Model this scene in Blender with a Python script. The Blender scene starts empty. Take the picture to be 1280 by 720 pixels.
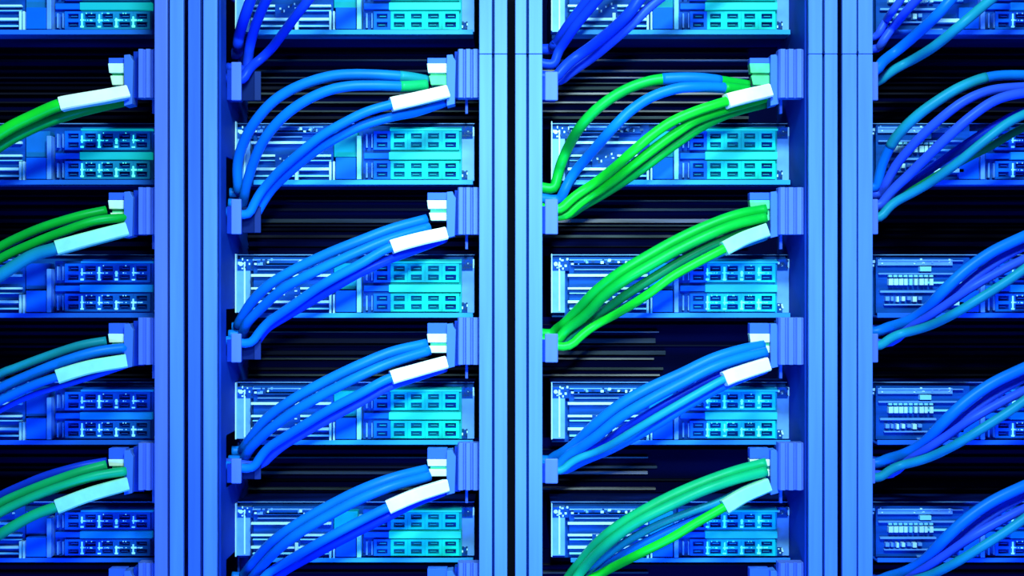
import bpy, math, random
from mathutils import Vector
random.seed(7)
C = bpy.context.scene
COL = C.collection

# ------------------------------------------------------------------ camera
D, F, CZ = 2.4, 1680.0, 1.2          # metres from the rack fronts, focal length in pixels, eye height
cam_data = bpy.data.cameras.new('camera')
cam_data.sensor_width = 36.0
cam_data.lens = F / 1280 * 36.0
cam = bpy.data.objects.new('camera', cam_data)
COL.objects.link(cam)
cam.location = (0, -D, CZ)
cam.rotation_euler = (math.pi / 2, 0, 0)
C.camera = cam


def X(px, y): return (px - 640.0) * (D + y) / F
def Z(py, y): return CZ + (360.0 - py) * (D + y) / F
def W(px, py, y): return Vector((X(px, y), y, Z(py, y)))


# ------------------------------------------------------------------ materials
MATS = {}


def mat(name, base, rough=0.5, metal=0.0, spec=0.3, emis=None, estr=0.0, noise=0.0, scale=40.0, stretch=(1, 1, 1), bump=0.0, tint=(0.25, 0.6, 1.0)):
    if name in MATS:
        return MATS[name]
    m = bpy.data.materials.new(name)
    m.use_nodes = True
    nt = m.node_tree
    b = nt.nodes['Principled BSDF']
    b.inputs['Base Color'].default_value = (*base, 1)
    b.inputs['Roughness'].default_value = rough
    b.inputs['Metallic'].default_value = metal
    b.inputs['Specular IOR Level'].default_value = spec
    b.inputs['Specular Tint'].default_value = (*tint, 1)  # blue cast of the light put into every highlight
    if emis:
        b.inputs['Emission Color'].default_value = (*emis, 1)
        b.inputs['Emission Strength'].default_value = estr
    if noise or bump:
        tc = nt.nodes.new('ShaderNodeTexCoord')
        mp = nt.nodes.new('ShaderNodeMapping')
        mp.inputs['Scale'].default_value = stretch
        n = nt.nodes.new('ShaderNodeTexNoise')
        n.inputs['Scale'].default_value = scale
        n.inputs['Detail'].default_value = 3
        nt.links.new(tc.outputs['Object'], mp.inputs['Vector'])
        nt.links.new(mp.outputs['Vector'], n.inputs['Vector'])
        if noise:
            r = nt.nodes.new('ShaderNodeValToRGB')
            r.color_ramp.elements[0].position = 0.3
            r.color_ramp.elements[1].position = 0.7
            r.color_ramp.elements[0].color = (*[c * (1 - noise) for c in base], 1)
            r.color_ramp.elements[1].color = (*[min(1, c * (1 + noise)) for c in base], 1)
            nt.links.new(n.outputs['Fac'], r.inputs['Fac'])
            nt.links.new(r.outputs['Color'], b.inputs['Base Color'])
        if bump:
            bp = nt.nodes.new('ShaderNodeBump')
            bp.inputs['Strength'].default_value = bump
            bp.inputs['Distance'].default_value = 0.001
            nt.links.new(n.outputs['Fac'], bp.inputs['Height'])
            nt.links.new(bp.outputs['Normal'], b.inputs['Normal'])
    MATS[name] = m
    return m


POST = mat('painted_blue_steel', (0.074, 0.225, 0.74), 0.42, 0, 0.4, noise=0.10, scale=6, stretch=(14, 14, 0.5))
POSTA = mat('lilac_steel', (0.078, 0.165, 0.56), 0.42, 0, 0.4, noise=0.10, scale=6, stretch=(14, 14, 0.5))  # lilac tone for one flange of the leftmost rack
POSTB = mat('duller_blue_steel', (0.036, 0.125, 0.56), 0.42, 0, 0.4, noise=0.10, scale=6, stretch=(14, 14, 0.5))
POSTD = mat('shade_dark_steel', (0.0015, 0.012, 0.10), 0.6, spec=0.1)  # recess shade between the flanges put into the colour
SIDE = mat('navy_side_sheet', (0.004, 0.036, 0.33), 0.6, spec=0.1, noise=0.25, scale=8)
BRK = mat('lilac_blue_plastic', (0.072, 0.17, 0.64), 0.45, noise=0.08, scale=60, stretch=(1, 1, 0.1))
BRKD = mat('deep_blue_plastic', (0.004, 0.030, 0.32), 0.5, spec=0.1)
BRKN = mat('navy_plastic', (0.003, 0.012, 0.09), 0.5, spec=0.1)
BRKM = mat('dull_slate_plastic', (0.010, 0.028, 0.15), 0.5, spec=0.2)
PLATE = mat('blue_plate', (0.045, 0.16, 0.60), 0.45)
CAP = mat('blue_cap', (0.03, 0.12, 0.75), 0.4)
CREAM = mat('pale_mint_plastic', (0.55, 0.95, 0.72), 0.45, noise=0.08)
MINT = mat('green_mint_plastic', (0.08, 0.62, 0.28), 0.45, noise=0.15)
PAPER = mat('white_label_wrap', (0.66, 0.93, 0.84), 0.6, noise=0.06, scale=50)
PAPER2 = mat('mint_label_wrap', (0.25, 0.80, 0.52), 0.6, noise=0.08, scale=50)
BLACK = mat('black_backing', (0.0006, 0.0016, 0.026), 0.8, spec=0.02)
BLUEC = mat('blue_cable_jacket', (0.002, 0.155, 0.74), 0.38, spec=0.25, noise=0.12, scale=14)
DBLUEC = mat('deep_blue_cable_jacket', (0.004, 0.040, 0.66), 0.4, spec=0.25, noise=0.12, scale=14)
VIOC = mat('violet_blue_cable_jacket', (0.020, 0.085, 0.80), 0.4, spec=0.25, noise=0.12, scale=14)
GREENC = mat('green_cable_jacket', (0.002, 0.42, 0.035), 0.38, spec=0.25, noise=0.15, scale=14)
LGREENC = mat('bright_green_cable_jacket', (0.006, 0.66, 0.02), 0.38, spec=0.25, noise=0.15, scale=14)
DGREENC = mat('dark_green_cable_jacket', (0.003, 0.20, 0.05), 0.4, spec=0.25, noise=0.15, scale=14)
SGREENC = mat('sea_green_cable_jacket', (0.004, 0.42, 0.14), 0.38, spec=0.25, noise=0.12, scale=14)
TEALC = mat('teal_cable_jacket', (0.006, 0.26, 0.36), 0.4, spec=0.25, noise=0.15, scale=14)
COLS = dict(blue=BLUEC, deep=DBLUEC, violet=VIOC, green=GREENC, bright=LGREENC, dark=DGREENC, sea=SGREENC, teal=TEALC)
WORD = dict(blue='blue', deep='deep blue', violet='violet-blue', green='green', bright='bright green', dark='dark green', sea='sea-green', teal='teal')


# ------------------------------------------------------------------ mesh helper
class MB:
    def __init__(self): self.v, self.f, self.mi, self.ms, self.sm = [], [], [], [], []

    def _m(self, m):
        if m not in self.ms: self.ms.append(m)
        return self.ms.index(m)

    def box(self, x0, x1, y0, y1, z0, z1, m):
        i = len(self.v); k = self._m(m)
        if x0 > x1: x0, x1 = x1, x0
        if z0 > z1: z0, z1 = z1, z0
        self.v += [(x0, y0, z0), (x1, y0, z0), (x1, y1, z0), (x0, y1, z0), (x0, y0, z1), (x1, y0, z1), (x1, y1, z1), (x0, y1, z1)]
        for q in ((0, 3, 2, 1), (4, 5, 6, 7), (0, 1, 5, 4), (1, 2, 6, 5), (2, 3, 7, 6), (3, 0, 4, 7)):
            self.f.append(tuple(i + a for a in q)); self.mi.append(k); self.sm.append(False)
        return self

    def prism_z(self, poly, z0, z1, m):
        """polygon in x,y (counter-clockwise seen from above) pulled up in z"""
        i, n, k = len(self.v), len(poly), self._m(m)
        self.v += [(x, y, z0) for x, y in poly] + [(x, y, z1) for x, y in poly]
        self.f.append(tuple(i + a for a in reversed(range(n)))); self.f.append(tuple(i + n + a for a in range(n)))
        self.mi += [k, k]; self.sm += [False, False]
        for a in range(n):
            b = (a + 1) % n
            self.f.append((i + a, i + b, i + n + b, i + n + a)); self.mi.append(k); self.sm.append(False)
        return self

    def prism_y(self, poly, y0, y1, m):
        """polygon in x,z (counter-clockwise seen from the front) pushed back in y"""
        i, n, k = len(self.v), len(poly), self._m(m)
        self.v += [(x, y0, z) for x, z in poly] + [(x, y1, z) for x, z in poly]
        self.f.append(tuple(i + a for a in range(n))); self.f.append(tuple(i + n + a for a in reversed(range(n))))
        self.mi += [k, k]; self.sm += [False, False]
        for a in range(n):
            b = (a + 1) % n
            self.f.append((i + b, i + a, i + n + a, i + n + b)); self.mi.append(k); self.sm.append(False)
        return self

    def disc(self, x, z, y0, y1, r, m, n=12):
        return self.prism_y([(x + r * math.cos(2 * math.pi * a / n), z + r * math.sin(2 * math.pi * a / n)) for a in range(n)], y0, y1, m)

    def sweep(self, pts, prof, m, smooth=True):
        """prof: function(i, t) -> list of (a, b) offsets along side / up vectors"""
        k = self._m(m); n = len(pts); rings = []
        for i, p in enumerate(pts):
            t = (pts[min(i + 1, n - 1)] - pts[max(i - 1, 0)]).normalized()
            side = Vector((0, 1, 0)); side = (side - t * side.dot(t)).normalized()   # depth direction
            up = t.cross(side).normalized()
            pr = prof(i, i / (n - 1)); s = len(self.v)
            for a, b in pr:
                self.v.append(tuple(p + side * a + up * b))
            rings.append((s, len(pr)))
        for (s0, q), (s1, _) in zip(rings, rings[1:]):
            for a in range(q):
                b = (a + 1) % q
                self.f.append((s0 + a, s0 + b, s1 + b, s1 + a)); self.mi.append(k); self.sm.append(smooth)
        s, q = rings[0]; self.f.append(tuple(s + a for a in reversed(range(q)))); self.mi.append(k); self.sm.append(False)
        s, q = rings[-1]; self.f.append(tuple(s + a for a in range(q))); self.mi.append(k); self.sm.append(False)
        return self

    def build(self, name, parent=None, bevel=0.0):
        me = bpy.data.meshes.new(name)
        me.from_pydata([tuple(v) for v in self.v], [], self.f)
        for m in self.ms: me.materials.append(m)
        me.polygons.foreach_set('material_index', self.mi)
        me.polygons.foreach_set('use_smooth', self.sm)
        me.update()
        o = bpy.data.objects.new(name, me)
        COL.objects.link(o)
        if parent: o.parent = parent
        if bevel:
            b = o.modifiers.new('bevel', 'BEVEL'); b.width = bevel; b.segments = 2; b.limit_method = 'ANGLE'
        return o


def tag(o, label, cat, group=None):
    o['label'] = label; o['category'] = cat
    if group: o['group'] = group
    return o


def empty(name, loc=(0, 0, 0)):
    o = bpy.data.objects.new(name, None); COL.objects.link(o); o.location = loc; o.empty_display_size = 0.02
    return o


KIDS = {}
def copy_tree(o, parent=None):
    c = o.copy(); COL.objects.link(c)
    if parent: c.parent = parent
    for ch in [q for q in ALL_OF(o)]: copy_tree(ch, c)
    return c
def ALL_OF(o): return list(o.children)


RACK = ['leftmost rack', 'second rack from left', 'third rack from left', 'rightmost rack']
XL = [-1.117, -0.527, 0.0545, 0.644]        # clear inner width of every rack
XR = [-0.6386, -0.0586, 0.530, 1.122]
GAPS = [(50, 153), (235, 317), (398, 475), (554, 623), (698, 760)]
OPEN_Y = (0.078, 0.200)                      # cable openings in the left side sheets
OPEN_Z = [(-3, 113), (198, 283), (386, 444), (541, 606), (694, 764)]

# ------------------------------------------------------------------ room
def struct(name, x0, x1, y0, y1, z0, z1, m):
    o = MB().box(x0, x1, y0, y1, z0, z1, m).build(name); o['kind'] = 'structure'; return o
struct('floor', -3, 3, -4, 1.6, -0.1, 0.0, mat('grey_floor_tile', (0.05, 0.06, 0.09), 0.5, noise=0.1, scale=4))
struct('wall_back', -3, 3, 1.5, 1.6, 0.0, 2.8, mat('dark_wall_paint', (0.03, 0.035, 0.06), 0.8, noise=0.1, scale=3))

# ------------------------------------------------------------------ racks
def post(px0, px1, px2, px3, seam, parent, name, shift=0.0, first=POST):
    """two upright flanges with a groove between them"""
    m = MB(); z0, z1 = 0.02, 2.2
    xa, xb, xc, xd = [X(p, 0) + shift for p in (px0, px1, px2, px3)]
    zs = Z(67.5, 0)
    for a, b, pm in ((xa, xb, first), (xc, xd, POST)):
        if seam:
            m.box(a, b, 0, 0.010, z0, zs - 0.0004, pm).box(a, b, 0, 0.010, zs + 0.0004, z1, pm)
        else:
            m.box(a, b, 0, 0.010, z0, z1, pm)
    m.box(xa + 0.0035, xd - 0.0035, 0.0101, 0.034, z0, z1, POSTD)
    o = m.build(name, parent, 0.0012)
    if seam:
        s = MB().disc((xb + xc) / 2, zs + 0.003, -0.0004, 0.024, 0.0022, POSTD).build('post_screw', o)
    return o


SHR = X(1053, 0) - X(644, 0)
for r in range(4):
    rk = empty('server_rack', ((XL[r] + XR[r]) / 2, 0, 0))
    off = Vector((-rk.location.x, 0, 0))
    made = []
    P = {0: [((644, 658, 661, 678), -2 * SHR + 0.009), ((193, 209, 212, 229), 0)],
         1: [((235, 250, 254, 271), 0), ((599, 615, 618, 634), 0)],
         2: [((644, 658, 661, 678), 0), ((1011, 1028, 1031, 1047), 0)],
         3: [((1053, 1071, 1073, 1091), 0), ((1011, 1028, 1031, 1047), SHR + 0.006)]}[r]
    for k, (q, sh) in enumerate(P):
        made.append(post(*q, r > 0 and not (r == 1 and k == 0), rk, 'upright_post', sh, POSTA if (r, k) == (0, 1) else POSTB if (r, k) == (1, 0) else POST))
    # side sheets, the left one with a row of cable openings
    xl, xr = XL[r], XR[r]
    m = MB(); a, b = xl - 0.004, xl
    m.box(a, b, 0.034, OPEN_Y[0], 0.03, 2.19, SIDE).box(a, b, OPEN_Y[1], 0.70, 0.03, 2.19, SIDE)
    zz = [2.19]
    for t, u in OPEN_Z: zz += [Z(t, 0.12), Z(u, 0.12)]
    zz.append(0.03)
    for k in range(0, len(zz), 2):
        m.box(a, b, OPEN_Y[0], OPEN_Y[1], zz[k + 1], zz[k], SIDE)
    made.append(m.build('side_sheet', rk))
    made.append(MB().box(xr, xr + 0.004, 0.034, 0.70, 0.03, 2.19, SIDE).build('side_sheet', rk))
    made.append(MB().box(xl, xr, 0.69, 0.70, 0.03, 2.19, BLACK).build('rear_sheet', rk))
    made.append(MB().box(xl - 0.045, xr + 0.045, 0.0, 0.70, 2.2, 2.22, SIDE).build('top_cover', rk))
    made.append(MB().box(xl - 0.045, xr + 0.045, 0.0, 0.70, 0.0, 0.02, SIDE).build('plinth', rk))
    for o in made: o.location = off
    tag(rk, 'tall blue steel ' + ['rack cut by the left edge of the photo', 'rack, second from the left, all its cables blue',
                                  'rack, third from the left, with green cables', 'rack cut by the right edge of the photo'][r], 'server rack')

# ------------------------------------------------------------------ servers
YS = 0.19
H = 78 * (D + YS) / F
WID = 295 * (D + YS) / F


def lx(px, dy): return (px - 640.0) * (D + YS + dy) / F + 0.527
def lz(py): return (233 - py) * (D + YS) / F


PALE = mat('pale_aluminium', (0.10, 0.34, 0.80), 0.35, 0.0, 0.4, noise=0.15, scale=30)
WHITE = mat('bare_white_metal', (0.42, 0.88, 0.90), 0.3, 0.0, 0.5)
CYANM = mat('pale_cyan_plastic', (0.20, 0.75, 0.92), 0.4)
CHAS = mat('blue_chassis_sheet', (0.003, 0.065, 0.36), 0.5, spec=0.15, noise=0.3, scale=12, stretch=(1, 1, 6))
TOPS = mat('shaded_body_sheet', (0.002, 0.012, 0.12), 0.5, spec=0.1)  # server body darkened, shade under the units put into its colour
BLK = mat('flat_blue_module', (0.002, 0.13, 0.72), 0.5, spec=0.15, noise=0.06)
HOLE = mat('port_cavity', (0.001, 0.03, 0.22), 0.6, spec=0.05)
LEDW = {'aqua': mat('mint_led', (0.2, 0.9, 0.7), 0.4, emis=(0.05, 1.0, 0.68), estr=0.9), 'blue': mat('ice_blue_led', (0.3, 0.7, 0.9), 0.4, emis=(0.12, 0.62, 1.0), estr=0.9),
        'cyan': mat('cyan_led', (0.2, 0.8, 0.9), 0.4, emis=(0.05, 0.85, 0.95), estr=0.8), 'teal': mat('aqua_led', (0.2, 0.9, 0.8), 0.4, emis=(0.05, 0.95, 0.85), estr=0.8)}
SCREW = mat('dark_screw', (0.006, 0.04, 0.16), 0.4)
VAR = {  # LED glow is put into the panel and frame colours
    'teal': dict(panel=mat('teal_glow_panel', (0.001, 0.36, 0.40), 0.5, noise=0.15, scale=16),
                 frame=mat('teal_glow_frame', (0.002, 0.56, 0.50), 0.45, spec=0.2, noise=0.3, scale=20),
                 bar=mat('teal_glow_band', (0.02, 0.5, 0.45), 0.4, emis=(0.0, 0.80, 0.70), estr=0.35),
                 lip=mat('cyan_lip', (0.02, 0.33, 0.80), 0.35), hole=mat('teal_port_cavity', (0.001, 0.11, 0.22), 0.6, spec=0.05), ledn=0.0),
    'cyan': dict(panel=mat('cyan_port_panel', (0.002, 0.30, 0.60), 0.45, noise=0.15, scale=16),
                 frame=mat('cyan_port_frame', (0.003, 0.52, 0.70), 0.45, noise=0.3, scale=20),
                 bar=mat('cyan_glow_band', (0.02, 0.4, 0.6), 0.4, emis=(0.0, 0.55, 0.75), estr=0.35),
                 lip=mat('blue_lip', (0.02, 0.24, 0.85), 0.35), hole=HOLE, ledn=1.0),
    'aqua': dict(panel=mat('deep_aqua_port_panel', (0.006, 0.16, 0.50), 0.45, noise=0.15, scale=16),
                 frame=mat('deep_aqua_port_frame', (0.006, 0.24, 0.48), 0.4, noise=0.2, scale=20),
                 bar=mat('dim_green_glow_band', (0.01, 0.3, 0.35), 0.4, emis=(0.0, 0.55, 0.45), estr=0.45),
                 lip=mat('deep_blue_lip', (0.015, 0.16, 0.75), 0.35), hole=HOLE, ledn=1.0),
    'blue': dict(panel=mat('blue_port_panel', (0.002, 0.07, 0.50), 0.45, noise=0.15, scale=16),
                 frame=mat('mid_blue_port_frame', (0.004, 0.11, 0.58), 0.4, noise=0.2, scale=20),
                 bar=mat('blue_glow_band', (0.01, 0.2, 0.7), 0.4, emis=(0.0, 0.25, 0.75), estr=0.3),
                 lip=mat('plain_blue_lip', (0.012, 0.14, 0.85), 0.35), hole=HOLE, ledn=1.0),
}


def speck_cluster(m, x0, x1, z0, z1, y, n, mats, rng, s=(0.0012, 0.003)):
    m.box(x0 - 0.001, x1 + 0.001, y, y + 0.0015, z0 - 0.001, z1 + 0.001, mats[0] if mats[0] is PALE else CHAS)
    for _ in range(n):
        x = rng.uniform(x0, x1); z = rng.uniform(z0, z1); w = rng.uniform(*s); h = rng.uniform(*s)
        m.box(x, x + w, y - 0.0015, y + 0.001, z, z + h, rng.choice(mats))


def port_module(xc, z0, z1, v, parent, w, y, led):
    m = MB(); x0, x1 = xc - w / 2, xc + w / 2; zm = (z0 + z1) / 2; h = z1 - z0
    hw = w * 0.32
    fr = v['frame']
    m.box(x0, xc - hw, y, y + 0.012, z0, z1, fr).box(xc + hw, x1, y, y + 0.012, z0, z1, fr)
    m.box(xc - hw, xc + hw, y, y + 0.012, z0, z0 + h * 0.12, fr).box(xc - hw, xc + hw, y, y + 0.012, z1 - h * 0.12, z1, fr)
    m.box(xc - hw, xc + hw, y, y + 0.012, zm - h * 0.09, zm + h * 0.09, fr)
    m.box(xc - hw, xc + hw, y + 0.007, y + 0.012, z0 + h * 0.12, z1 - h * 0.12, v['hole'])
    m.box(xc - hw * 0.7, xc + hw * 0.5, y + 0.0035, y + 0.007, z0 + h * 0.24, z0 + h * 0.28, v['panel'])     # contact tongues
    m.box(xc - hw * 0.5, xc + hw * 0.7, y + 0.0035, y + 0.007, zm + h * 0.22, zm + h * 0.27, v['panel'])
    o = m.build('port_module', parent)
    if led is not None:
        rg = random.Random(int(xc * 9000 + z0 * 70000)); u = rg.uniform
        l = MB(); xq = x0 + 0.0006
        l.box(xq - u(0.002, 0.0045), xq + u(0.003, 0.006), y - 0.0015, y, zm - u(0.0008, 0.0018), zm + u(0.0008, 0.002), led)
        l.box(xq - u(0.0008, 0.0018), xq + u(0.0008, 0.0022), y - 0.0016, y, zm - h * u(0.12, 0.42), zm + h * u(0.1, 0.4), led)
        l.box(xq - 0.003, xq + 0.003, y - 0.0013, y, z0 + h * 0.10, z0 + h * u(0.16, 0.24), led)
        for dx in (0.0050, 0.0075, 0.0100, 0.0125, 0.0150, 0.0175):
            if u(0, 1) < 0.25: l.box(xq + dx, xq + dx + 0.0012, y - 0.0015, y, zm + h * 0.36, zm + h * 0.42, led)
            if u(0, 1) < 0.7: l.box(xq + dx, xq + dx + u(0.0008, 0.0022), y - 0.0015, y, zm - u(0.0004, 0.0014), zm + u(0.0004, 0.0014), led)
        l.build('status_light', o)
    return o


def make_server(v, style, seed, led):
    rng = random.Random(seed)
    t = empty('rack_server')
    # body and rails
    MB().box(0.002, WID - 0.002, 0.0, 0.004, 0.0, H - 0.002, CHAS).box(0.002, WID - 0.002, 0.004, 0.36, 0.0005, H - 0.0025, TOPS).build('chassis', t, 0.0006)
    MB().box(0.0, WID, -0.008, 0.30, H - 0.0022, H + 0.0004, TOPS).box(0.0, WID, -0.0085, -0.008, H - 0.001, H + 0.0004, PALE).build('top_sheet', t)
    MB().box(0.037, WID - 0.002, -0.042, 0.0, 0.0, 0.0035, v['lip']).box(0.037, WID - 0.002, -0.045, -0.042, 0.0, 0.009, v['lip']).build('bottom_rail', t, 0.0006)
    # ears
    e = MB().box(0.0, lx(313, -0.02), -0.022, 0.0, 0.009, H - 0.009, PALE).box(lx(305, -0.02), lx(307, -0.02), -0.0235, -0.022, 0.012, H - 0.014, WHITE)
    e.box(0.0, 0.0022, -0.034, -0.022, 0.009, H + 0.001, WHITE)
    e = e.build('mounting_ear', t, 0.0006)
    s = MB()
    speck_cluster(s, 0.003, lx(318, -.02), H - 0.030, H - 0.010, -0.0225, 16, [WHITE, WHITE, SCREW], rng, (0.002, 0.0055))
    s.disc(0.009, H - 0.018, -0.0245, -0.022, 0.004, WHITE)
    s.build('thumb_screw', e)
    xr0 = lx(577, -0.02)
    e = MB().box(xr0, WID, -0.022, 0.0, 0.009, H - 0.011, PALE).build('mounting_ear', t, 0.0006)
    s = MB()
    if True:
        s.box(xr0 - 0.003, WID, -0.0235, -0.021, H - 0.026, H - 0.009, WHITE)
        speck_cluster(s, xr0, WID - 0.004, H - 0.030, H - 0.010, -0.0245, 13, [SCREW, SCREW, WHITE], rng, (0.002, 0.0045))
    s.disc((xr0 + WID) / 2, H - 0.018, -0.026, -0.0235, 0.0032, SCREW)
    s.build('thumb_screw', e)
    s = MB()
    speck_cluster(s, xr0 - 0.006, xr0 + 0.01, 0.010, 0.026, -0.0235, 8, [WHITE, WHITE, SCREW], rng, (0.002, 0.005))
    s.build('thumb_screw', e)
    yb = -0.036
    if style in ('bars', 'flat'):
        # left bay: long pale bars and upright clamps
        for py, a, b, hh, mm in ((162, 316, 404, 1.6, PALE), (167, 318, 398, 2.4, WHITE), (174, 322, 378, 1.2, PALE), (181, 314, 414, 3.2, WHITE), 
                                 (197, 314, 414, 2.6, WHITE), (203, 316, 414, 1.2, CYANM), (213.5, 314, 414, 3.4, WHITE), (222, 316, 414, 2.0, CYANM)):
            k = (D + YS) / F
            z = lz(py); MB().box(lx(a, yb), lx(b, yb), yb - 0.004, yb + 0.004, z - hh * k / 2, z + hh * k / 2, mm).build('horizontal_bar', t, 0.0005)
        MB().box(lx(316, yb), lx(416, yb), yb + 0.006, yb + 0.010, 0.009, H - 0.006, CHAS).build('bay_panel', t)
        for px, w in ((371.5, 4), (413.5, 2.6), (418, 2.2)):
            MB().box(lx(px - w / 2, yb), lx(px + w / 2, yb), yb - 0.010, yb + 0.004, lz(227.5), lz(204.5 if px > 400 else 206.5), WHITE).build('upright_clamp', t, 0.0006)
        c = MB(); speck_cluster(c, lx(322, yb), lx(405, yb), lz(169), lz(163), yb - 0.004, 22, [WHITE, PALE, SCREW], rng, (0.002, 0.006))
        speck_cluster(c, lx(345, yb), lx(375, yb), lz(211), lz(196), yb - 0.005, 8, [WHITE, SCREW], rng, (0.002, 0.005))
        c.build('latch_cluster', t)
    else:
        # left bay: rows of small pale sockets
        def q(px): return (px - 640.0) * (D + YS + yb) / F - 0.655
        MB().box(q(1096), q(1213), yb + 0.006, yb + 0.012, 0.009, H - 0.006, CHAS).build('bay_panel', t)
        for py, a, b, hh, mm in ((163, 1098, 1204, 1.2, PALE), (179, 1098, 1204, 2.0, PALE), (190, 1152, 1204, 2.4, CYANM), (201, 1100, 1170, 2.6, PALE), (217, 1105, 1170, 1.6, PALE), (226, 1146, 1178, 2.0, PALE)):
            k = (D + YS) / F
            z = lz(py); MB().box(q(a), q(b), yb - 0.002, yb + 0.006, z - hh * k / 2, z + hh * k / 2, mm).build('horizontal_bar', t, 0.0004)
        for k in range(9):
            x = 1110 + k * 6.4
            o = MB().box(q(x), q(x + rng.uniform(3.6, 5.6)), yb - 0.006, yb + 0.006, lz(193), lz(185), WHITE if rng.random() < .7 else CYANM).box(q(x), q(x + 4.5), yb - 0.004, yb + 0.006, lz(183), lz(180.5), CYANM)
            o.build('socket', t, 0.0004)
        MB().box(q(1149), q(1163), yb - 0.006, yb + 0.006, lz(176), lz(170), CYANM).build('socket', t, 0.0004)
        for k in range(7):
            x = 1106 + k * 6.8
            MB().box(q(x), q(x + rng.uniform(2.5, 5)), yb - 0.006, yb + 0.006, lz(212.5 + rng.uniform(-1.5, 1)), lz(207), WHITE if rng.random() < .6 else PALE).build('socket', t, 0.0004)
        MB().box(q(1163), q(1204), yb - 0.006, yb + 0.006, lz(218), lz(213), WHITE).build('white_latch', t, 0.001)
        c = MB(); speck_cluster(c, q(1098), q(1190), lz(168), lz(162), yb, 16, [PALE, WHITE], rng, (0.0015, 0.004))
        c.build('latch_cluster', t)
    # flat module in the middle with its upper cover and divider
    yb = -0.042
    MB().box(lx(419.5, yb), lx(444.5, yb), yb, 0, lz(226), lz(199.5), BLK).build('blank_module', t, 0.0008)
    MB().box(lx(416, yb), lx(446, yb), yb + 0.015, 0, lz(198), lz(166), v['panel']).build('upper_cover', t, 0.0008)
    MB().box(lx(446, yb), lx(451.5, yb), yb - 0.003, 0, lz(226.5), lz(173), CYANM if style == 'bars' else PALE).build('divider', t, 0.0008)
    yb = -0.035
    for px, w in ((458.5, 2), (465, 1.2)):
        for zz in ((224, 206), (187, 170)):
            MB().box(lx(px - w / 2, yb), lx(px + w / 2, yb), yb - 0.002, 0, lz(zz[0]), lz(zz[1]), PALE).build('thin_clamp', t)
    # port field
    MB().box(lx(453, yb), lx(487, yb), yb + 0.009, 0, 0.009, lz(163), CHAS).build('blue_field', t)
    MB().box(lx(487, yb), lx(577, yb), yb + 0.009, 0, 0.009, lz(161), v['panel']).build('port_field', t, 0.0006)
    MB().box(lx(486, yb), lx(576, yb), yb - 0.002, yb + 0.009, lz(201.5), lz(192.5), v['bar']).build('glow_band', t, 0.0006)  # glow added to these bands to tint the ports beside them
    MB().box(lx(455, yb), lx(486, yb), yb + 0.001, yb + 0.009, lz(200.5), lz(193.5), BLK).build('blue_shelf', t, 0.0006)
    MB().box(lx(487, yb), lx(577, yb), yb - 0.001, yb + 0.009, lz(166), lz(163.5), v['bar']).build('glow_band', t, 0.0006)
    w = lx(21.2, yb) - lx(0, yb)
    for j in range(5):
        vv = dict(v)
        if j == 0: vv['frame'] = BLK; vv['hole'] = HOLE
        if j == 4: vv['hole'] = HOLE
        for z0, z1 in ((lz(189.5), lz(166.5)), (lz(225.5), lz(203.5))):
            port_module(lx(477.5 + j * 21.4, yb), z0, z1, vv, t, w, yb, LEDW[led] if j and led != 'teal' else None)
    return t


PROTO = {}
def server(r, row, kind, style, led):
    key = (kind, style)
    if key not in PROTO:
        PROTO[key] = make_server(VAR[kind], style, len(PROTO) + 3, kind); t = PROTO[key]
    else:
        t = copy_tree(PROTO[key])
    x0 = [-1.114, -0.5268, 0.0745, 0.655][r]
    bot = [48.5, 233, 396.5, 552.5, 697][row]
    t.location = (x0, YS, Z(bot, YS)); t.scale = (1, 1, [1, 1, 1, 0.965, 0.905][row])
    tone = {'teal': 'teal-glowing', 'cyan': 'cyan-blue', 'aqua': 'dim aqua', 'blue': 'deep blue'}[kind]
    place = ['topmost, cut by the upper edge', 'second from the top', 'third from the top', 'fourth from the top', 'lowest in view'][row]
    tag(t, f'{tone} server unit in the {RACK[r]}, {place}', 'server', 'servers in the racks')


for row in range(5):
    server(0, row, 'aqua' if row < 2 else 'blue', 'flat', 1)
    server(1, row, 'teal', 'bars', 0)
    server(2, row, 'teal' if row < 2 else 'cyan', 'bars' if row < 2 else 'flat', 1)
    server(3, row, 'blue', 'sockets', 1)

# ------------------------------------------------------------------ slatted panels between the servers
STREAK = [mat('dark_slat_streak', (0.006, 0.007, 0.014), 0.6, spec=0.05), mat('dim_slat_streak', (0.030, 0.048, 0.056), 0.6, spec=0.08, noise=0.5, scale=5, stretch=(1, 1, 30)),
          mat('lit_slat_streak', (0.17, 0.20, 0.215), 0.5, spec=0.1, noise=0.6, scale=5, stretch=(1, 1, 30)), mat('faint_slat_streak', (0.0015, 0.002, 0.006), 0.7, spec=0.02)]  # slat tones stand in for streaks of light in the gaps
SL = [[(66, 1, 0), (75, 2.4, 2), (88.5, 3.0, 2), (97, 2.4, 2), (104, 1.6, 1), (110, 4, 1), (117, 3.2, 2), (128, 2.8, 2), (139, 2.6, 2), (147, 3.6, 1)],
      [(244, 1, 0), (251, 2, 1), (262, 3.2, 1), (276, 6, 2), (282, 2, 1), (287, 3, 0), (295.5, 3.4, 1), (308, 1, 0)],
      [(406, 1, 0), (415, 2.2, 2), (426, 6, 1), (432, 2, 0), (441, 5, 1), (448.5, 2.8, 2), (461, 3, 1), (469, 2.6, 2)],
      [(562, 1, 0), (572, 2.4, 2), (584, 3, 1), (591, 4.6, 2), (600, 2, 0), (611, 3.4, 2)],
      [(706, 1.5, 0), (716, 2.5, 1)]]
NAMEG = ['under the topmost server', 'under the second server from the top', 'under the third server from the top', 'under the fourth server from the top', 'along the bottom edge']
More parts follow.
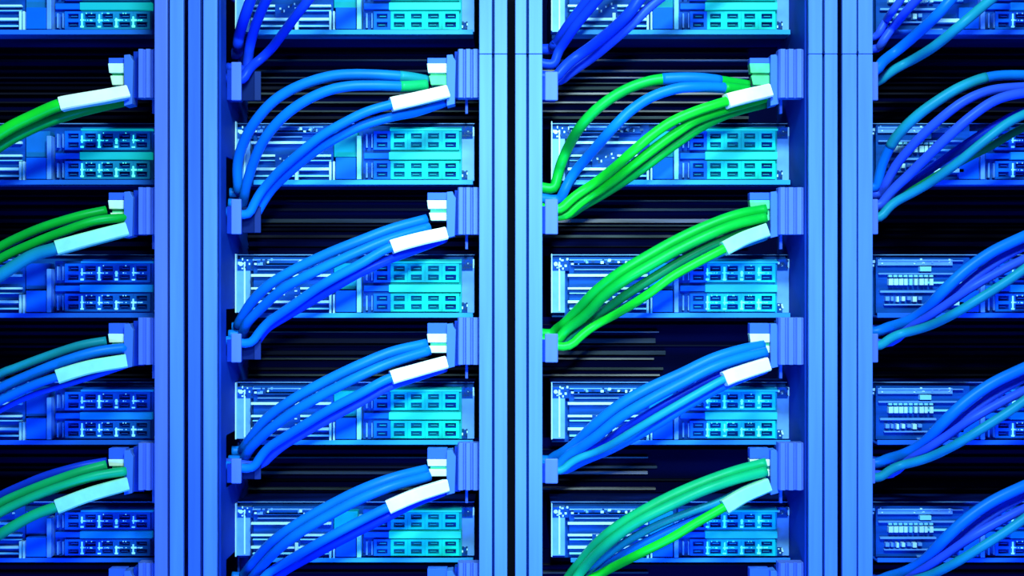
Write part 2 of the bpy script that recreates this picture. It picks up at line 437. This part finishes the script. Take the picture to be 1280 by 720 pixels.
for r in range(4):
    for g, (p0, p1) in enumerate(GAPS):
        y = 0.27
        x0, x1 = XL[r] + 0.002, XR[r] - 0.002
        zt, zb = Z(p0 - 1, YS) - 0.001, Z(p1 + 2, YS) + 0.001
        t = empty('slatted_panel', ((x0 + x1) / 2, y, zb)); cx = t.location.x
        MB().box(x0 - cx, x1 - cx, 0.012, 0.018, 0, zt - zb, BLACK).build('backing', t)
        for py, h, lv in SL[g]:
            lvl = {0: (3, 3, 3), 1: (3, 0, 3), 2: (3, 1, 0)}[lv] if r != 2 else None
            m = STREAK[lv] if r == 2 else (STREAK[lvl[1]] if r == 1 else STREAK[lvl[2]])
            xe = x1 - cx
            if r == 2 and g >= 2 and lv > 0: xe = X(822 if g == 2 else 815, y) - cx + random.uniform(-0.01, 0.03)  # slats cut short where the painted light streaks fade out
            if r == 2 and g < 2: xe = X(936, y) - cx
            z = Z(py, y) - zb; hh = h * (D + y) / F / 2 * (0.8 if lv == 2 else 1)
            MB().prism_y([(x0 - cx, z - hh), (xe, z - hh), (xe, z + hh), (x0 - cx, z + hh)], 0.0, 0.012, m).build('horizontal_slat', t, 0.0005)
        tag(t, f'dark slatted blanking panel {NAMEG[g]}, {RACK[r]}', 'blanking panel', 'slatted panels between the servers')

# ------------------------------------------------------------------ right-hand cable brackets
BR = [  # block, plate, cap, upper connector, lower connector (pixel rows)
    ((61, 122), (70, 134), (73, 80), (80, 92), (95, 107)),
    ((234, 293), (240, 298), (241, 250), (250.5, 261.5), (266, 276)),
    ((397, 456), (404, 460), (404, 417), (417, 428), (432, 441)),
    ((554, 613), (561, 617), (560, 573), (573.5, 582), (586, 595)),
    ((704, 764), (711, 768), (710, 723), (723, 732), (737, 746))]
NAMEB = ['under topmost server', 'under second server', 'under third server', 'under fourth server', 'at the bottom edge']
BDX = [-400.5, 0, 402, 810]
for r in range(4):
    for g, (bl, pl, cp, c1, c2) in enumerate(BR):
        dx = BDX[r]; y = 0.036
        t = empty('cable_bracket', W(583 + dx, bl[1], y)); ox, oy, oz = t.location
        xa = X(572 + dx, y) - ox; xb = XR[r] - ox - 0.0005
        def zz(py, yy): return Z(py, yy) - oz
        n = 3; w = (xb - xa) / n; pts = []
        for k in range(n):
            pts += [(xa + k * w, 0.006), (xa + k * w + w * 0.18, 0.0), (xa + k * w + w * 0.72, 0.0), (xa + k * w + w * 0.9, 0.006)]
        pts += [(xb, 0.006), (xb, 0.03), (xa, 0.03)]
        MB().prism_z(pts, 0, zz(bl[0], y), BRK).build('ribbed_block', t, 0.0005)
        yp = 0.072
        x0, x1 = X(559 + dx, yp) - ox, X(569 + dx, yp) - ox
        z0, z1 = zz(pl[1], yp), zz(pl[0], yp); ch = 0.006
        MB().prism_y([(x0, z0), (x1, z0 + ch * .6), (x1 + 0.002, z1 - ch * 2), (x1 - 0.002, z1 - ch), (x1 - 0.004, z1), (x0, z1 - 0.001)], yp - oy - 0.018, yp - oy + 0.018, PLATE).build('end_plate', t, 0.0008)
        MB().box(x1 - 0.001, xa + 0.004, yp - oy - 0.006, yp - oy + 0.02, zz(bl[1] + 1, yp), zz(bl[0] + 4, yp), BRKD).build('arm', t, 0.001)
        MB().box(xa + 0.012, xa + 0.017, yp - oy + 0.02, yp - oy + 0.03, zz(bl[1] + 18, yp), zz(bl[1] - 4, yp), BRK).build('hook_tab', t, 0.0005)
        xc0 = X(534.5 + dx, yp) - ox
        if r == 0: xc0 = X(137, yp) - ox
        MB().box(xc0, x0, yp - oy - 0.006, yp - oy + 0.016, zz(cp[1], yp), zz(cp[0], yp), CAP).build('cap', t, 0.0008)
        cm = CREAM if not (r == 2 and g in (0, 1)) else MINT
        if r == 0 and g > 0: cm = CREAM
        xm = X((534 if r else 136.5 - dx) + dx, yp) - ox
        zt, zb = zz(c1[0], yp), zz(c1[1], yp)
        a = MB().prism_y([(xm + 0.002, zb), (x0, zb), (x0, zt), (xm, zt)], yp - oy - 0.008, yp - oy + 0.014, cm).build('connector', t, 0.001)
        zt, zb = zz(c2[0], yp), zz(c2[1], yp)
        MB().prism_y([(xm + 0.007, zb), (x0, zb), (x0, zt), (xm + 0.003, zt)], yp - oy - 0.006, yp - oy + 0.014, MINT if g == 0 and r else cm).build('connector', t, 0.0015)
        MB().box(xm + 0.006, x0, yp - oy - 0.001, yp - oy + 0.010, zz(c2[0], yp), zz(c1[1], yp), MINT).build('connector_spacer', t)
        tag(t, f'ribbed blue cable bracket {NAMEB[g]}, right side of the {RACK[r]}', 'cable bracket', 'cable brackets on the right-hand posts')

# left-hand brackets below the cable openings
LB = [(78, 126), (249, 293), (417, 453), (573, 604), (735, 760)]
for r in (1, 2, 3):
    for g, (a, b) in enumerate(LB[:4]):
        y = 0.085
        x0 = XL[r] + 0.0003
        if r == 2 and g == 0: a = 90
        t = empty('guide_lug', (x0, y, Z(b, y))); hz = Z(a, y) - Z(b, y); low = hz - 0.013
        u0, u1 = {1: (0.0085, 0.0270), 2: (0.006, 0.0300), 3: (0.006, 0.0315 if g < 3 else 0.026)}[r]
        MB().box(u0, u1, -0.006, 0.002, 0, hz, BRK).build('front_tongue', t, 0.0018)
        MB().box(0, u0 + 0.002, -0.004, 0.002, 0.001, hz * 0.8, BRKD).box(0, u1 - 0.004, 0.002, 0.030, 0.001, low - 0.010, BRKD).build('lug_body', t, 0.001)
        if r == 1:
            MB().box(u1 - 0.004, 0.056, 0.026, 0.030, 0.004, low, BRKN).build('rear_web', t, 0.001)
            MB().box(0.046, 0.058, 0.022, 0.026, 0.004, low, BRKM).build('rear_tongue', t, 0.001)
        tag(t, f'small lilac-blue guide lug {NAMEB[g]}, left side of the {RACK[r]}', 'cable guide', 'guide lugs under the cable openings')

# ------------------------------------------------------------------ cables
def spline(P, n=7):
    out = []; Q = [P[0] * 2 - P[1]] + P + [P[-1] * 2 - P[-2]]
    for i in range(1, len(Q) - 2):
        p0, p1, p2, p3 = Q[i - 1:i + 3]
        for k in range(n):
            t = k / n
            out.append(0.5 * ((2 * p1) + (p2 - p0) * t + (2 * p0 - 5 * p1 + 4 * p2 - p3) * t * t + (3 * p1 - p0 - 3 * p2 + p3) * t ** 3))
    out.append(P[-1]); return out


def circ(rad, n=14):
    return [(rad * math.cos(2 * math.pi * k / n), rad * math.sin(2 * math.pi * k / n)) for k in range(n)]


BUND = {0: 'bundle entering from above', 1: 'first full bundle', 2: 'second full bundle', 3: 'third full bundle', 4: 'lowest bundle'}
CABLES = []


def cable(r, b, colour, rad, pts, mid, word, ys=0.072, ye=0.125, sleeve=None, tips=(), into=True):
    """pts in photo columns and rows from the bracket to the opening; mid = how far in front the cable hangs"""
    P = []
    if mid < 0.07 and b > 1 and r in (0, 2) and not sleeve and abs(pts[0][0] - (958, 158)[r == 0]) <= 3: ys = 0.056
    lim = [157.5, 558.0, 960.0, 1368.0][r]
    pts = [(min(x, lim), y) for x, y in pts]
    if sleeve: ys = 0.052
    elif ys >= 0.09: ys += 0.007
    if abs(pts[0][0] - (lim - 21)) < 4: pts[0] = (lim - 24.5, pts[0][1])
    elif r < 3 and 0 < lim - pts[0][0] < 20 and ys == 0.072 and not sleeve and b > 0 and abs(lim - 15 - pts[0][0]) < 7: pts[0] = (lim - 21, pts[0][1])
    acc = [0.0]
    for a, c in zip(pts, pts[1:]): acc.append(acc[-1] + math.hypot(c[0] - a[0], c[1] - a[1]))
    for (px, py), s in zip(pts, acc):
        t = s / acc[-1]
        if t < 0.3: y = ys + (mid - ys) * (1 - (1 - t / 0.3) ** 2)
        elif t < 0.62: y = mid
        else:
            u = (t - 0.62) / 0.38; y = mid + (ye - mid) * u * u * (3 - 2 * u)
        P.append(Vector((px, py, y)))
    CABLES.append(dict(r=r, b=b, colour=colour, R=rad * (1.16 if r == 3 and b > 1 else 1.07) / 690.0, Q=spline(P), mid=mid, word=word, sleeve=sleeve, tips=tips))


def sleeve_part(c, p): return c['sleeve'] and c['sleeve'][1] - 6 <= p[0] <= c['sleeve'][0] + 2


BOTS = [48.5, 233, 396.5, 552.5, 697]


def spread(cs):
    """slide the cables of one bundle apart in depth until none runs through another"""
    cs = sorted(cs, key=lambda c: c['mid'])            # front to back
    for rank, c in enumerate(cs):                      # the openings take them in the same order
        want = 0.091 + 0.096 * rank / max(1, len(cs) - 1); n = len(c['Q']); c['want'] = want if c['Q'][-1][1] > BOTS[c['b']] + 4 else min(want, 0.149 - c['R']); dz = 11.0 * (1 - rank / max(1, len(cs) - 1)) ** 0.55
        for k in range(n - 8, n): c['Q'][k][1] += dz * ((k - n + 9) / 8) ** 2
        for k, p in enumerate(c['Q']):
            u = max(0.0, (k / (n - 1) - 0.7) / 0.3); p[2] += (want - p[2]) * u * u * (3 - 2 * u)
    for it in range(170):
        worst = 0
        PW = [[W(*p) for p in c['Q']] for c in cs]
        for i, A in enumerate(cs):
            for m in range(i + 1, len(cs)):
                B = cs[m]; wa, wb = PW[i], PW[m]
                for k, p in enumerate(wa):
                    lo = max(0, int(k * len(wb) / len(wa)) - 14); hi = min(len(wb), lo + 29)
                    j = min(range(lo, hi), key=lambda q: (wb[q] - p).length_squared)
                    need = A['R'] + B['R'] + 0.0010
                    v = wb[j] - p; l = v.length
                    sa, sb = sleeve_part(A, A['Q'][k]), sleeve_part(B, B['Q'][j])
                    if sa or sb:
                        o_ = (B if sa else A)['R']
                        if math.hypot(v.x, v.z) < 0.0138 + o_: need = 0.0108 + o_; l = abs(v.y)
                    elif A['tips'] and B['tips']: need += 0.0012
                    if l < need:
                        worst = max(worst, need - l)
                        sgn = 1
                        push = (need - l) * 0.4
                        A['Q'][k][2] -= sgn * push; B['Q'][j][2] += sgn * push
        for c in cs:
            q = c['Q']; ys_ = [p[2] for p in q]; bot = BOTS[c['b']] + 8
            for k in range(1, len(q) - 1): q[k][2] = max(-0.045, ys_[k] * 0.7 + (ys_[k - 1] + ys_[k + 1]) * 0.15)
            for k in range(len(q)): q[k][2] = min(q[k][2], (0.143 if q[k][0] - (640 + XL[c['r']] * F / (D + 0.15)) > 26 else 0.153) - c['R'] if q[k][1] < bot else 0.198 - c['R'])
            q[-1][2] = q[-1][2] * 0.5 + c['want'] * 0.5
        if worst < 0.0006: break


def build_cable(r, b, colour, R, Q, word, sleeve, tips, mid, want):
    S = [W(*p) for p in Q]
    e = S[-1]; t = (S[-1] - S[-2]).normalized()
    tgt = Vector((XL[r] - 0.012, e.y, e.z - 0.0015)); d0 = (tgt - e).length
    for k in range(1, 7):                       # last stretch curves through the opening in the side sheet
        u = k / 6; h1, h2 = (u ** 3 - 2 * u ** 2 + u), (u ** 3 - u ** 2)
        S.append(e * (2 * u ** 3 - 3 * u ** 2 + 1) + tgt * (3 * u ** 2 - 2 * u ** 3) + t * d0 * h1 + Vector((-1, 0, 0)) * d0 * h2)
    n = len(S)
    o = MB().sweep(S, lambda i, t: circ(R), COLS[colour]).build('network_cable')
    for (a, c, cc, nm) in tips:                # differently coloured boot or sleeve between photo columns a > x > c
        idx = [i for i, p in enumerate(S) if c <= 640 + (p.x) * F / (D + p.y) <= a and i < n * 0.75]
        if len(idx) > 2:
            sub = S[idx[0]:idx[-1] + 1]
            k = MB().sweep(sub, lambda i, t: circ(R * 1.07), COLS[cc]).build(nm, o)
            k['label'] = WORD[cc] + ' ' + nm.replace('_', ' ')
    if sleeve:
        a, c, hh, wm = sleeve
        idx = [i for i, p in enumerate(S) if c <= 640 + (p.x) * F / (D + p.y) <= a and i < n * 0.75]
        sub = S[idx[0]:idx[-1] + 1]
        # resample evenly
        hh = hh / 690.0 / 2; dd = max(R * 1.12, 0.0092)
        def pr(i, t):
            c_ = 0.0025; q = hh * (1.0 - 0.06 * (1 - t)); k = dd
            return [(-k, -q + c_), (-k + c_, -q), (k - c_, -q), (k, -q + c_), (k, q - c_), (k - c_, q), (-k + c_, q), (-k, q - c_)]
        MB().sweep(sub, pr, wm, False).build('label_sleeve', o)
    tag(o, f'{WORD[colour]} cable, {word}, {BUND[b]}, {RACK[r]}', 'cable', f'cables of the {RACK[r]}')
    return o


def sh(pts, dx, dy=0): return [(x + dx, y + dy) for x, y in pts]


# --- second rack from left
TOPX = [(560, -110), (500, -100), (440, -80)]
cable(1, 0, 'deep', 6.6, [(540, -120), (470, -125), (400, -105), (345, -60), (322, -20), (308, 15), (299, 45), (297, 66)], 0.04, 'leftmost strand', ye=0.10)
cable(1, 0, 'deep', 6.0, [(540, -108), (480, -108), (420, -85), (370, -45), (338, -8), (321, 28), (313, 55), (309, 76)], 0.02, 'middle strand', ye=0.128, into=True)
cable(1, 0, 'deep', 5.6, [(556, -80), (500, -70), (440, -45), (400, -15), (376, 12), (355, 40), (338, 62), (318, 80), (306, 85)], 0.0, 'rightmost strand', ye=0.155)
cable(1, 1, 'blue', 6.2, [(536, 101), (512, 97), (480, 94), (440, 93), (410, 96), (375, 107), (345, 124), (322, 148), (306, 175), (297, 205), (298, 240)], 0.045, 'outer arch', ye=0.100, tips=[(536, 497, 'teal', 'cable_boot')])
cable(1, 1, 'blue', 6.0, [(540, 106), (505, 108), (470, 107), (435, 108), (405, 115), (375, 130), (350, 150), (330, 175), (316, 205), (308, 232), (304, 247)], 0.020, 'inner arch', ye=0.122, tips=[(540, 497, 'sea', 'cable_boot')])
cable(1, 1, 'blue', 5.4, [(558, 115), (520, 124), (484, 132), (455, 141), (425, 156), (400, 171), (375, 191), (350, 213), (330, 235), (314, 252)], -0.006, 'wearing the white label', ye=0.143, sleeve=(559, 484, 17, PAPER))
cable(1, 1, 'blue', 5.6, [(556, 128), (520, 140), (490, 146), (455, 156), (425, 170), (398, 186), (370, 208), (343, 233), (322, 256)], 0.018, 'lowest', ys=0.088, ye=0.156)

cable(1, 2, 'blue', 6.2, [(536, 274), (490, 286), (450, 301), (410, 317), (370, 336), (338, 355), (316, 376), (302, 398), (297, 408)], 0.044, 'topmost', ye=0.095)
cable(1, 2, 'blue', 5.8, [(545, 284), (490, 298), (450, 314), (410, 332), (375, 349), (350, 364), (330, 382), (312, 400), (303, 411)], 0.020, 'second from top', ye=0.117)
cable(1, 2, 'blue', 5.4, [(556, 292), (520, 300), (484, 311), (450, 330), (420, 346), (395, 361), (365, 382), (340, 399), (318, 413)], -0.006, 'wearing the white label', ye=0.139, sleeve=(559, 484, 17, PAPER))
cable(1, 2, 'deep', 5.4, [(556, 298), (520, 312), (485, 325), (450, 341), (420, 358), (390, 376), (360, 394), (338, 407), (322, 417)], 0.018, 'lowest', ys=0.090, ye=0.156)

cable(1, 3, 'blue', 6.4, [(536, 430), (490, 440), (450, 456), (410, 475), (370, 497), (336, 521), (315, 546), (303, 563)], 0.044, 'topmost', ye=0.095)
cable(1, 3, 'blue', 6.0, [(545, 438), (490, 453), (450, 470), (410, 490), (370, 513), (337, 537), (316, 557), (305, 568)], 0.020, 'second from top', ye=0.117)
cable(1, 3, 'blue', 5.4, [(556, 453), (520, 463), (484, 474), (450, 492), (410, 513), (372, 536), (340, 556), (320, 569)], -0.006, 'wearing the white label', ye=0.139, sleeve=(559, 484, 17, PAPER))
cable(1, 3, 'violet', 5.2, [(556, 460), (520, 472), (485, 484), (445, 506), (400, 530), (362, 552), (332, 568)], 0.018, 'lowest', ys=0.090, ye=0.156)

cable(1, 4, 'blue', 6.4, [(536, 587), (490, 598), (450, 613), (410, 633), (370, 656), (340, 678), (318, 702), (304, 720)], 0.044, 'topmost', ye=0.095)
cable(1, 4, 'blue', 6.0, [(545, 595), (490, 608), (450, 624), (410, 645), (370, 669), (342, 692), (322, 714), (312, 724)], 0.020, 'second from top', ye=0.117)
cable(1, 4, 'blue', 5.4, [(557, 607), (520, 619), (485, 634), (450, 651), (410, 672), (370, 695), (340, 713), (318, 727)], -0.006, 'wearing the white label', ye=0.139, sleeve=(559, 484, 17, PAPER))
cable(1, 4, 'deep', 5.6, [(556, 614), (520, 628), (486, 645), (450, 663), (400, 689), (360, 711), (332, 728)], 0.018, 'lowest', ys=0.090, ye=0.156)

# --- third rack from left
cable(2, 0, 'deep', 6.5, [(930, -110), (860, -110), (800, -75), (758, -30), (735, 0), (712, 30), (697, 52), (690, 60)], 0.04, 'leftmost strand', ye=0.095)
cable(2, 0, 'deep', 5.8, [(940, -95), (870, -90), (815, -60), (770, -25), (745, 2), (720, 32), (702, 58), (694, 68)], 0.02, 'second from left', ye=0.117)
cable(2, 0, 'deep', 6.6, [(958, -80), (900, -65), (850, -38), (808, -10), (785, 18), (756, 45), (722, 70), (698, 82)], -0.004, 'third from left', ye=0.139)
cable(2, 0, 'violet', 5.6, [(955, -72), (905, -52), (860, -25), (820, 2), (790, 30), (765, 52), (735, 76), (705, 92)], 0.02, 'rightmost strand', ys=0.09, ye=0.156)
cable(2, 1, 'green', 6.4, [(938, 107), (905, 102), (870, 98), (828, 99), (800, 105), (775, 116), (750, 133), (730, 153), (715, 175), (702, 203), (694, 232)], 0.045, 'outer arch', ye=0.100, tips=[(905, 827, 'blue', 'blue_sleeve')])
cable(2, 1, 'blue', 6.2, [(940, 113), (905, 110), (870, 109), (845, 111), (815, 121), (790, 137), (768, 158), (745, 184), (720, 213), (702, 238)], 0.020, 'inner arch', ye=0.122, tips=[(940, 902, 'green', 'green_boot')])
cable(2, 1, 'bright', 5.8, [(961, 114), (930, 121), (904, 128), (870, 139), (840, 152), (815, 169), (790, 190), (765, 212), (735, 234), (705, 247)], -0.008, 'wearing the white label', ye=0.143, sleeve=(962, 904, 18, PAPER))
cable(2, 1, 'bright', 5.8, [(958, 122), (930, 130), (903, 138), (870, 150), (845, 166), (820, 184), (790, 207), (765, 227), (740, 243), (712, 256)], 0.016, 'below the labelled cable', ys=0.090, ye=0.150)
cable(2, 1, 'green', 5.4, [(956, 130), (925, 138), (900, 147), (872, 162), (840, 184), (805, 210), (772, 232), (742, 250), (718, 260)], 0.040, 'lowest', ys=0.108, ye=0.160)

cable(2, 2, 'green', 6.6, [(958, 262), (925, 268), (890, 280), (850, 298), (810, 320), (775, 341), (745, 364), (722, 388), (704, 406), (693, 410)], 0.045, 'topmost', ye=0.095)
cable(2, 2, 'green', 6.2, [(958, 272), (925, 279), (890, 292), (850, 311), (812, 332), (780, 351), (755, 370), (735, 391), (715, 407), (700, 413)], 0.020, 'second from top', ye=0.117)
cable(2, 2, 'dark', 5.6, [(956, 283), (925, 293), (890, 306), (855, 324), (820, 345), (785, 367), (758, 386), (735, 402), (712, 414)], 0.044, 'third from top', ys=0.094, ye=0.139)
cable(2, 2, 'teal', 4.4, [(957, 296), (925, 307), (895, 319), (860, 336), (825, 356), (790, 378), (760, 396), (735, 410), (715, 417)], 0.064, 'fourth from top', ys=0.108, ye=0.150)
cable(2, 2, 'bright', 5.2, [(961, 287), (930, 298), (905, 311), (870, 329), (840, 346), (810, 368), (780, 387), (750, 403), (718, 417)], -0.006, 'wearing the mint label', ye=0.160, sleeve=(962, 904, 18, PAPER2))

cable(2, 3, 'blue', 6.8, [(955, 432), (925, 438), (890, 449), (850, 468), (810, 486), (775, 506), (745, 530), (720, 554), (702, 567), (690, 569)], 0.045, 'topmost', ye=0.095)
cable(2, 3, 'blue', 6.2, [(958, 440), (925, 448), (890, 460), (850, 480), (810, 501), (775, 522), (745, 546), (718, 564), (700, 571)], 0.020, 'second from top', ye=0.117)
cable(2, 3, 'teal', 4.6, [(961, 455), (932, 464), (905, 474), (870, 493), (830, 516), (790, 540), (760, 558), (730, 570), (706, 574)], -0.006, 'wearing the white label', ye=0.139, sleeve=(962, 904, 18, PAPER))
cable(2, 3, 'blue', 4.8, [(957, 462), (930, 472), (903, 484), (862, 506), (822, 531), (782, 553), (748, 569), (715, 577)], 0.020, 'fourth from top', ys=0.092, ye=0.150)
cable(2, 3, 'deep', 4.6, [(957, 448), (925, 459), (890, 473), (850, 494), (812, 516), (775, 539), (745, 559), (715, 572)], 0.060, 'hindmost', ys=0.096, ye=0.160)

cable(2, 4, 'sea', 6.6, [(958, 579), (920, 589), (880, 603), (840, 620), (800, 641), (767, 662), (742, 684), (722, 708), (708, 722)], 0.045, 'topmost', ye=0.095)
cable(2, 4, 'sea', 6.0, [(958, 589), (920, 599), (880, 613), (840, 631), (800, 651), (770, 671), (746, 692), (728, 712), (714, 726)], 0.020, 'second from top', ye=0.117)
cable(2, 4, 'teal', 4.8, [(957, 600), (925, 615), (895, 629), (860, 641), (825, 655), (790, 673), (762, 691), (742, 708), (724, 724)], 0.044, 'third from top', ys=0.094, ye=0.130)
cable(2, 4, 'blue', 5.0, [(957, 612), (925, 626), (897, 638), (862, 652), (828, 667), (795, 684), (765, 701), (738, 718), (722, 728)], 0.062, 'fourth from top', ys=0.108, ye=0.145)
cable(2, 4, 'bright', 5.4, [(961, 606), (930, 619), (905, 634), (870, 654), (838, 673), (800, 692), (768, 708), (738, 724), (722, 731)], -0.006, 'wearing the mint label', ye=0.158, sleeve=(962, 901, 18, PAPER2))

# --- leftmost rack (its left half lies outside the frame)
E0 = [(-50, 205), (-80, 232), (-98, 250)]
cable(0, 1, 'bright', 7.2, [(160, 116), (130, 121), (100, 126), (72, 132), (40, 146), (10, 161), (-20, 181), (-50, 205), (-80, 232), (-100, 247)], 0.0, 'wearing the white label', sleeve=(161, 72, 17, PAPER), ye=0.110)
cable(0, 1, 'green', 6.6, [(158, 126), (125, 133), (90, 142), (50, 156), (12, 175), (-20, 197), (-50, 222), (-75, 244), (-92, 256)], 0.026, 'below the labelled cable', ys=0.09, ye=0.140)
cable(0, 2, 'green', 5.6, [(138, 263), (100, 270), (60, 282), (30, 294), (0, 309), (-35, 332), (-65, 360), (-90, 392), (-103, 408)], 0.045, 'topmost', ye=0.095)
cable(0, 2, 'green', 5.4, [(158, 272), (120, 276), (80, 289), (40, 305), (5, 321), (-30, 343), (-60, 370), (-82, 395), (-96, 411)], 0.020, 'second from top', ye=0.117)
cable(0, 2, 'teal', 7.4, [(160, 287), (115, 298), (72, 310), (40, 320), (5, 341), (-30, 365), (-60, 390), (-85, 410), (-96, 415)], -0.006, 'wearing the mint label', ye=0.148, sleeve=(161, 71, 18, PAPER2))
cable(0, 3, 'teal', 5.4, [(138, 426), (100, 432), (60, 445), (20, 460), (0, 468), (-35, 489), (-65, 515), (-90, 547), (-103, 563)], 0.045, 'topmost', ye=0.095)
cable(0, 3, 'blue', 6.4, [(158, 435), (120, 440), (80, 452), (40, 468), (0, 486), (-30, 505), (-58, 530), (-82, 553), (-96, 567)], 0.020, 'second from top', ye=0.117)
cable(0, 3, 'blue', 5.2, [(160, 451), (112, 459), (72, 471), (40, 482), (0, 501), (-30, 520), (-60, 545), (-85, 565), (-96, 571)], -0.006, 'wearing the mint label', ye=0.148, sleeve=(161, 71, 18, PAPER2))
cable(0, 3, 'violet', 3.4, [(158, 457), (112, 472), (72, 484), (40, 494), (0, 513), (-30, 532), (-60, 554), (-80, 570), (-90, 575)], 0.015, 'thin lowest', ys=0.093, ye=0.160)
cable(0, 4, 'sea', 5.8, [(138, 581), (100, 590), (60, 604), (20, 620), (0, 630), (-35, 652), (-65, 680), (-88, 708), (-102, 720)], 0.045, 'topmost', ye=0.095)
cable(0, 4, 'sea', 5.6, [(158, 589), (120, 595), (80, 607), (40, 622), (0, 641), (-30, 662), (-58, 688), (-82, 712), (-95, 724)], 0.020, 'second from top', ye=0.117)
cable(0, 4, 'deep', 5.2, [(140, 577), (100, 583), (60, 594), (30, 606), (0, 620), (-35, 642), (-65, 668), (-90, 700), (-104, 712)], 0.070, 'hindmost', ys=0.100, ye=0.120)
cable(0, 4, 'sea', 6.2, [(160, 605), (112, 618), (72, 633), (40, 645), (0, 668), (-30, 688), (-60, 710), (-85, 728)], -0.006, 'wearing the mint label', ye=0.148, sleeve=(161, 71, 18, PAPER2))

# --- rightmost rack (its right half lies outside the frame)
cable(3, 0, 'violet', 4.6, [(1290, -110), (1230, -95), (1180, -60), (1145, -25), (1122, 5), (1108, 25), (1098, 42)], 0.06, 'leftmost strand', ye=0.10)
cable(3, 0, 'violet', 5.2, [(1310, -95), (1250, -80), (1205, -50), (1165, -18), (1140, 6), (1118, 32), (1100, 52)], 0.035, 'second from left', ye=0.12)
cable(3, 0, 'blue', 6.4, [(1350, -85), (1290, -70), (1240, -42), (1200, -12), (1172, 18), (1142, 46), (1112, 70), (1098, 74)], 0.008, 'third from left', ye=0.14)
cable(3, 0, 'teal', 6.0, [(1360, -72), (1310, -55), (1270, -25), (1232, 5), (1200, 32), (1165, 60), (1130, 80), (1102, 90)], 0.020, 'rightmost strand', ys=0.085, ye=0.158)
cable(3, 1, 'blue', 6.0, [(1345, 102), (1310, 97), (1275, 94), (1238, 96), (1205, 107), (1175, 124), (1145, 146), (1120, 172), (1105, 200), (1097, 225)], 0.060, 'outer arch', ye=0.100, tips=[(1236, 1100, 'teal', 'teal_sleeve')])
cable(3, 1, 'violet', 5.6, [(1345, 110), (1310, 108), (1275, 109), (1238, 113), (1206, 126), (1176, 148), (1148, 174), (1122, 204), (1104, 232)], 0.035, 'second arch', ye=0.118)
cable(3, 1, 'violet', 5.8, [(1350, 120), (1310, 116), (1275, 117), (1243, 126), (1212, 147), (1184, 172), (1155, 200), (1128, 226), (1104, 243)], 0.010, 'third arch', ye=0.136)
cable(3, 1, 'deep', 5.4, [(1355, 128), (1310, 132), (1270, 144), (1235, 163), (1200, 186), (1165, 210), (1130, 235), (1105, 250)], 0.065, 'behind the arches', ys=0.100, ye=0.148)
cable(3, 1, 'teal', 5.4, [(1362, 120), (1320, 128), (1285, 141), (1258, 155), (1228, 178), (1195, 205), (1160, 230), (1125, 249), (1104, 257)], -0.006, 'front teal strand', ye=0.158, sleeve=(1362, 1304, 18, PAPER))
cable(3, 1, 'dark', 4.6, [(1358, 134), (1315, 146), (1275, 162), (1240, 182), (1205, 200), (1170, 220), (1135, 241), (1108, 255)], 0.030, 'lowest', ys=0.090, ye=0.163)
for b, dy in ((2, 0), (3, 164.5), (4, 312)):
    e = {2: 0, 3: -1, 4: 0}[b]
    cable(3, b, 'blue', 6.2, sh([(1345, 269), (1310, 283), (1275, 298), (1240, 315), (1208, 337), (1180, 363), (1155, 389), (1128, 404), (1104, 406)], 0, dy), 0.040, 'topmost', ye=0.098)
    cable(3, b, 'violet', 5.2, sh([(1350, 283), (1310, 296), (1275, 310), (1240, 331), (1210, 354), (1182, 378), (1155, 398), (1128, 409), (1106, 411)], 0, dy), 0.060, 'second from top', ys=0.085, ye=0.120)
    cable(3, b, 'violet', 4.8, sh([(1356, 294), (1318, 306), (1280, 324), (1245, 342), (1212, 361), (1180, 383), (1150, 402), (1122, 414)], 0, dy), 0.016, 'third from top', ys=0.098, ye=0.140)
    cable(3, b, 'teal', 5.0, sh([(1362, 288), (1320, 306), (1285, 333), (1258, 352), (1228, 371), (1195, 391), (1162, 407), (1130, 416), (1105, 418)], 0, dy), -0.008, 'front teal strand', ye=0.160, sleeve=(1362, 1304, 18, PAPER))

for key in sorted({(c['r'], c['b']) for c in CABLES}):
    grp = [c for c in CABLES if (c['r'], c['b']) == key]
    spread(grp)
    for c in grp: build_cable(**c)

# ------------------------------------------------------------------ light
def area(name, loc, target, size, power, col, spread=180):
    l = bpy.data.lights.new(name, 'AREA'); l.shape = 'RECTANGLE'; l.size, l.size_y = size; l.energy = power; l.color = col
    l.spread = math.radians(spread)
    o = bpy.data.objects.new(name, l); COL.objects.link(o); o.location = loc
    o.rotation_euler = (Vector(target) - Vector(loc)).to_track_quat('-Z', 'Y').to_euler()
    return o
area('aisle_light', (0.25, -2.0, 2.75), (0.1, 0, 1.2), (0.6, 0.25), 98, (0.80, 1.0, 0.98))
area('low_blue_fill', (0.1, -1.5, 0.1), (0.1, 0.2, 0.9), (2.0, 0.3), 80, (0.02, 0.18, 1.0))  # unseen fill, added to give the low gaps a blue haze
sp = bpy.data.lights.new('centre_fill_spot', 'SPOT'); sp.energy = 330; sp.color = (0.8, 1.0, 0.95); sp.spot_size = math.radians(31); sp.spot_blend = 1.0; sp.shadow_soft_size = 0.12  # unseen spot added to brighten the middle posts
so = bpy.data.objects.new('centre_fill_spot', sp); COL.objects.link(so); so.location = (0.08, -2.6, 1.9)
so.rotation_euler = (Vector((0.02, 0, 1.22)) - so.location).to_track_quat('-Z', 'Y').to_euler()
w = bpy.data.worlds.new('world'); C.world = w; w.use_nodes = True
w.node_tree.nodes['Background'].inputs['Color'].default_value = (0.02, 0.10, 0.6, 1)
w.node_tree.nodes['Background'].inputs['Strength'].default_value = 0.15
C.view_settings.view_transform = 'Standard'
C.view_settings.look = 'None'
C.view_settings.gamma = 1
C.view_settings.exposure = 0.0
C.view_settings.use_curve_mapping = False
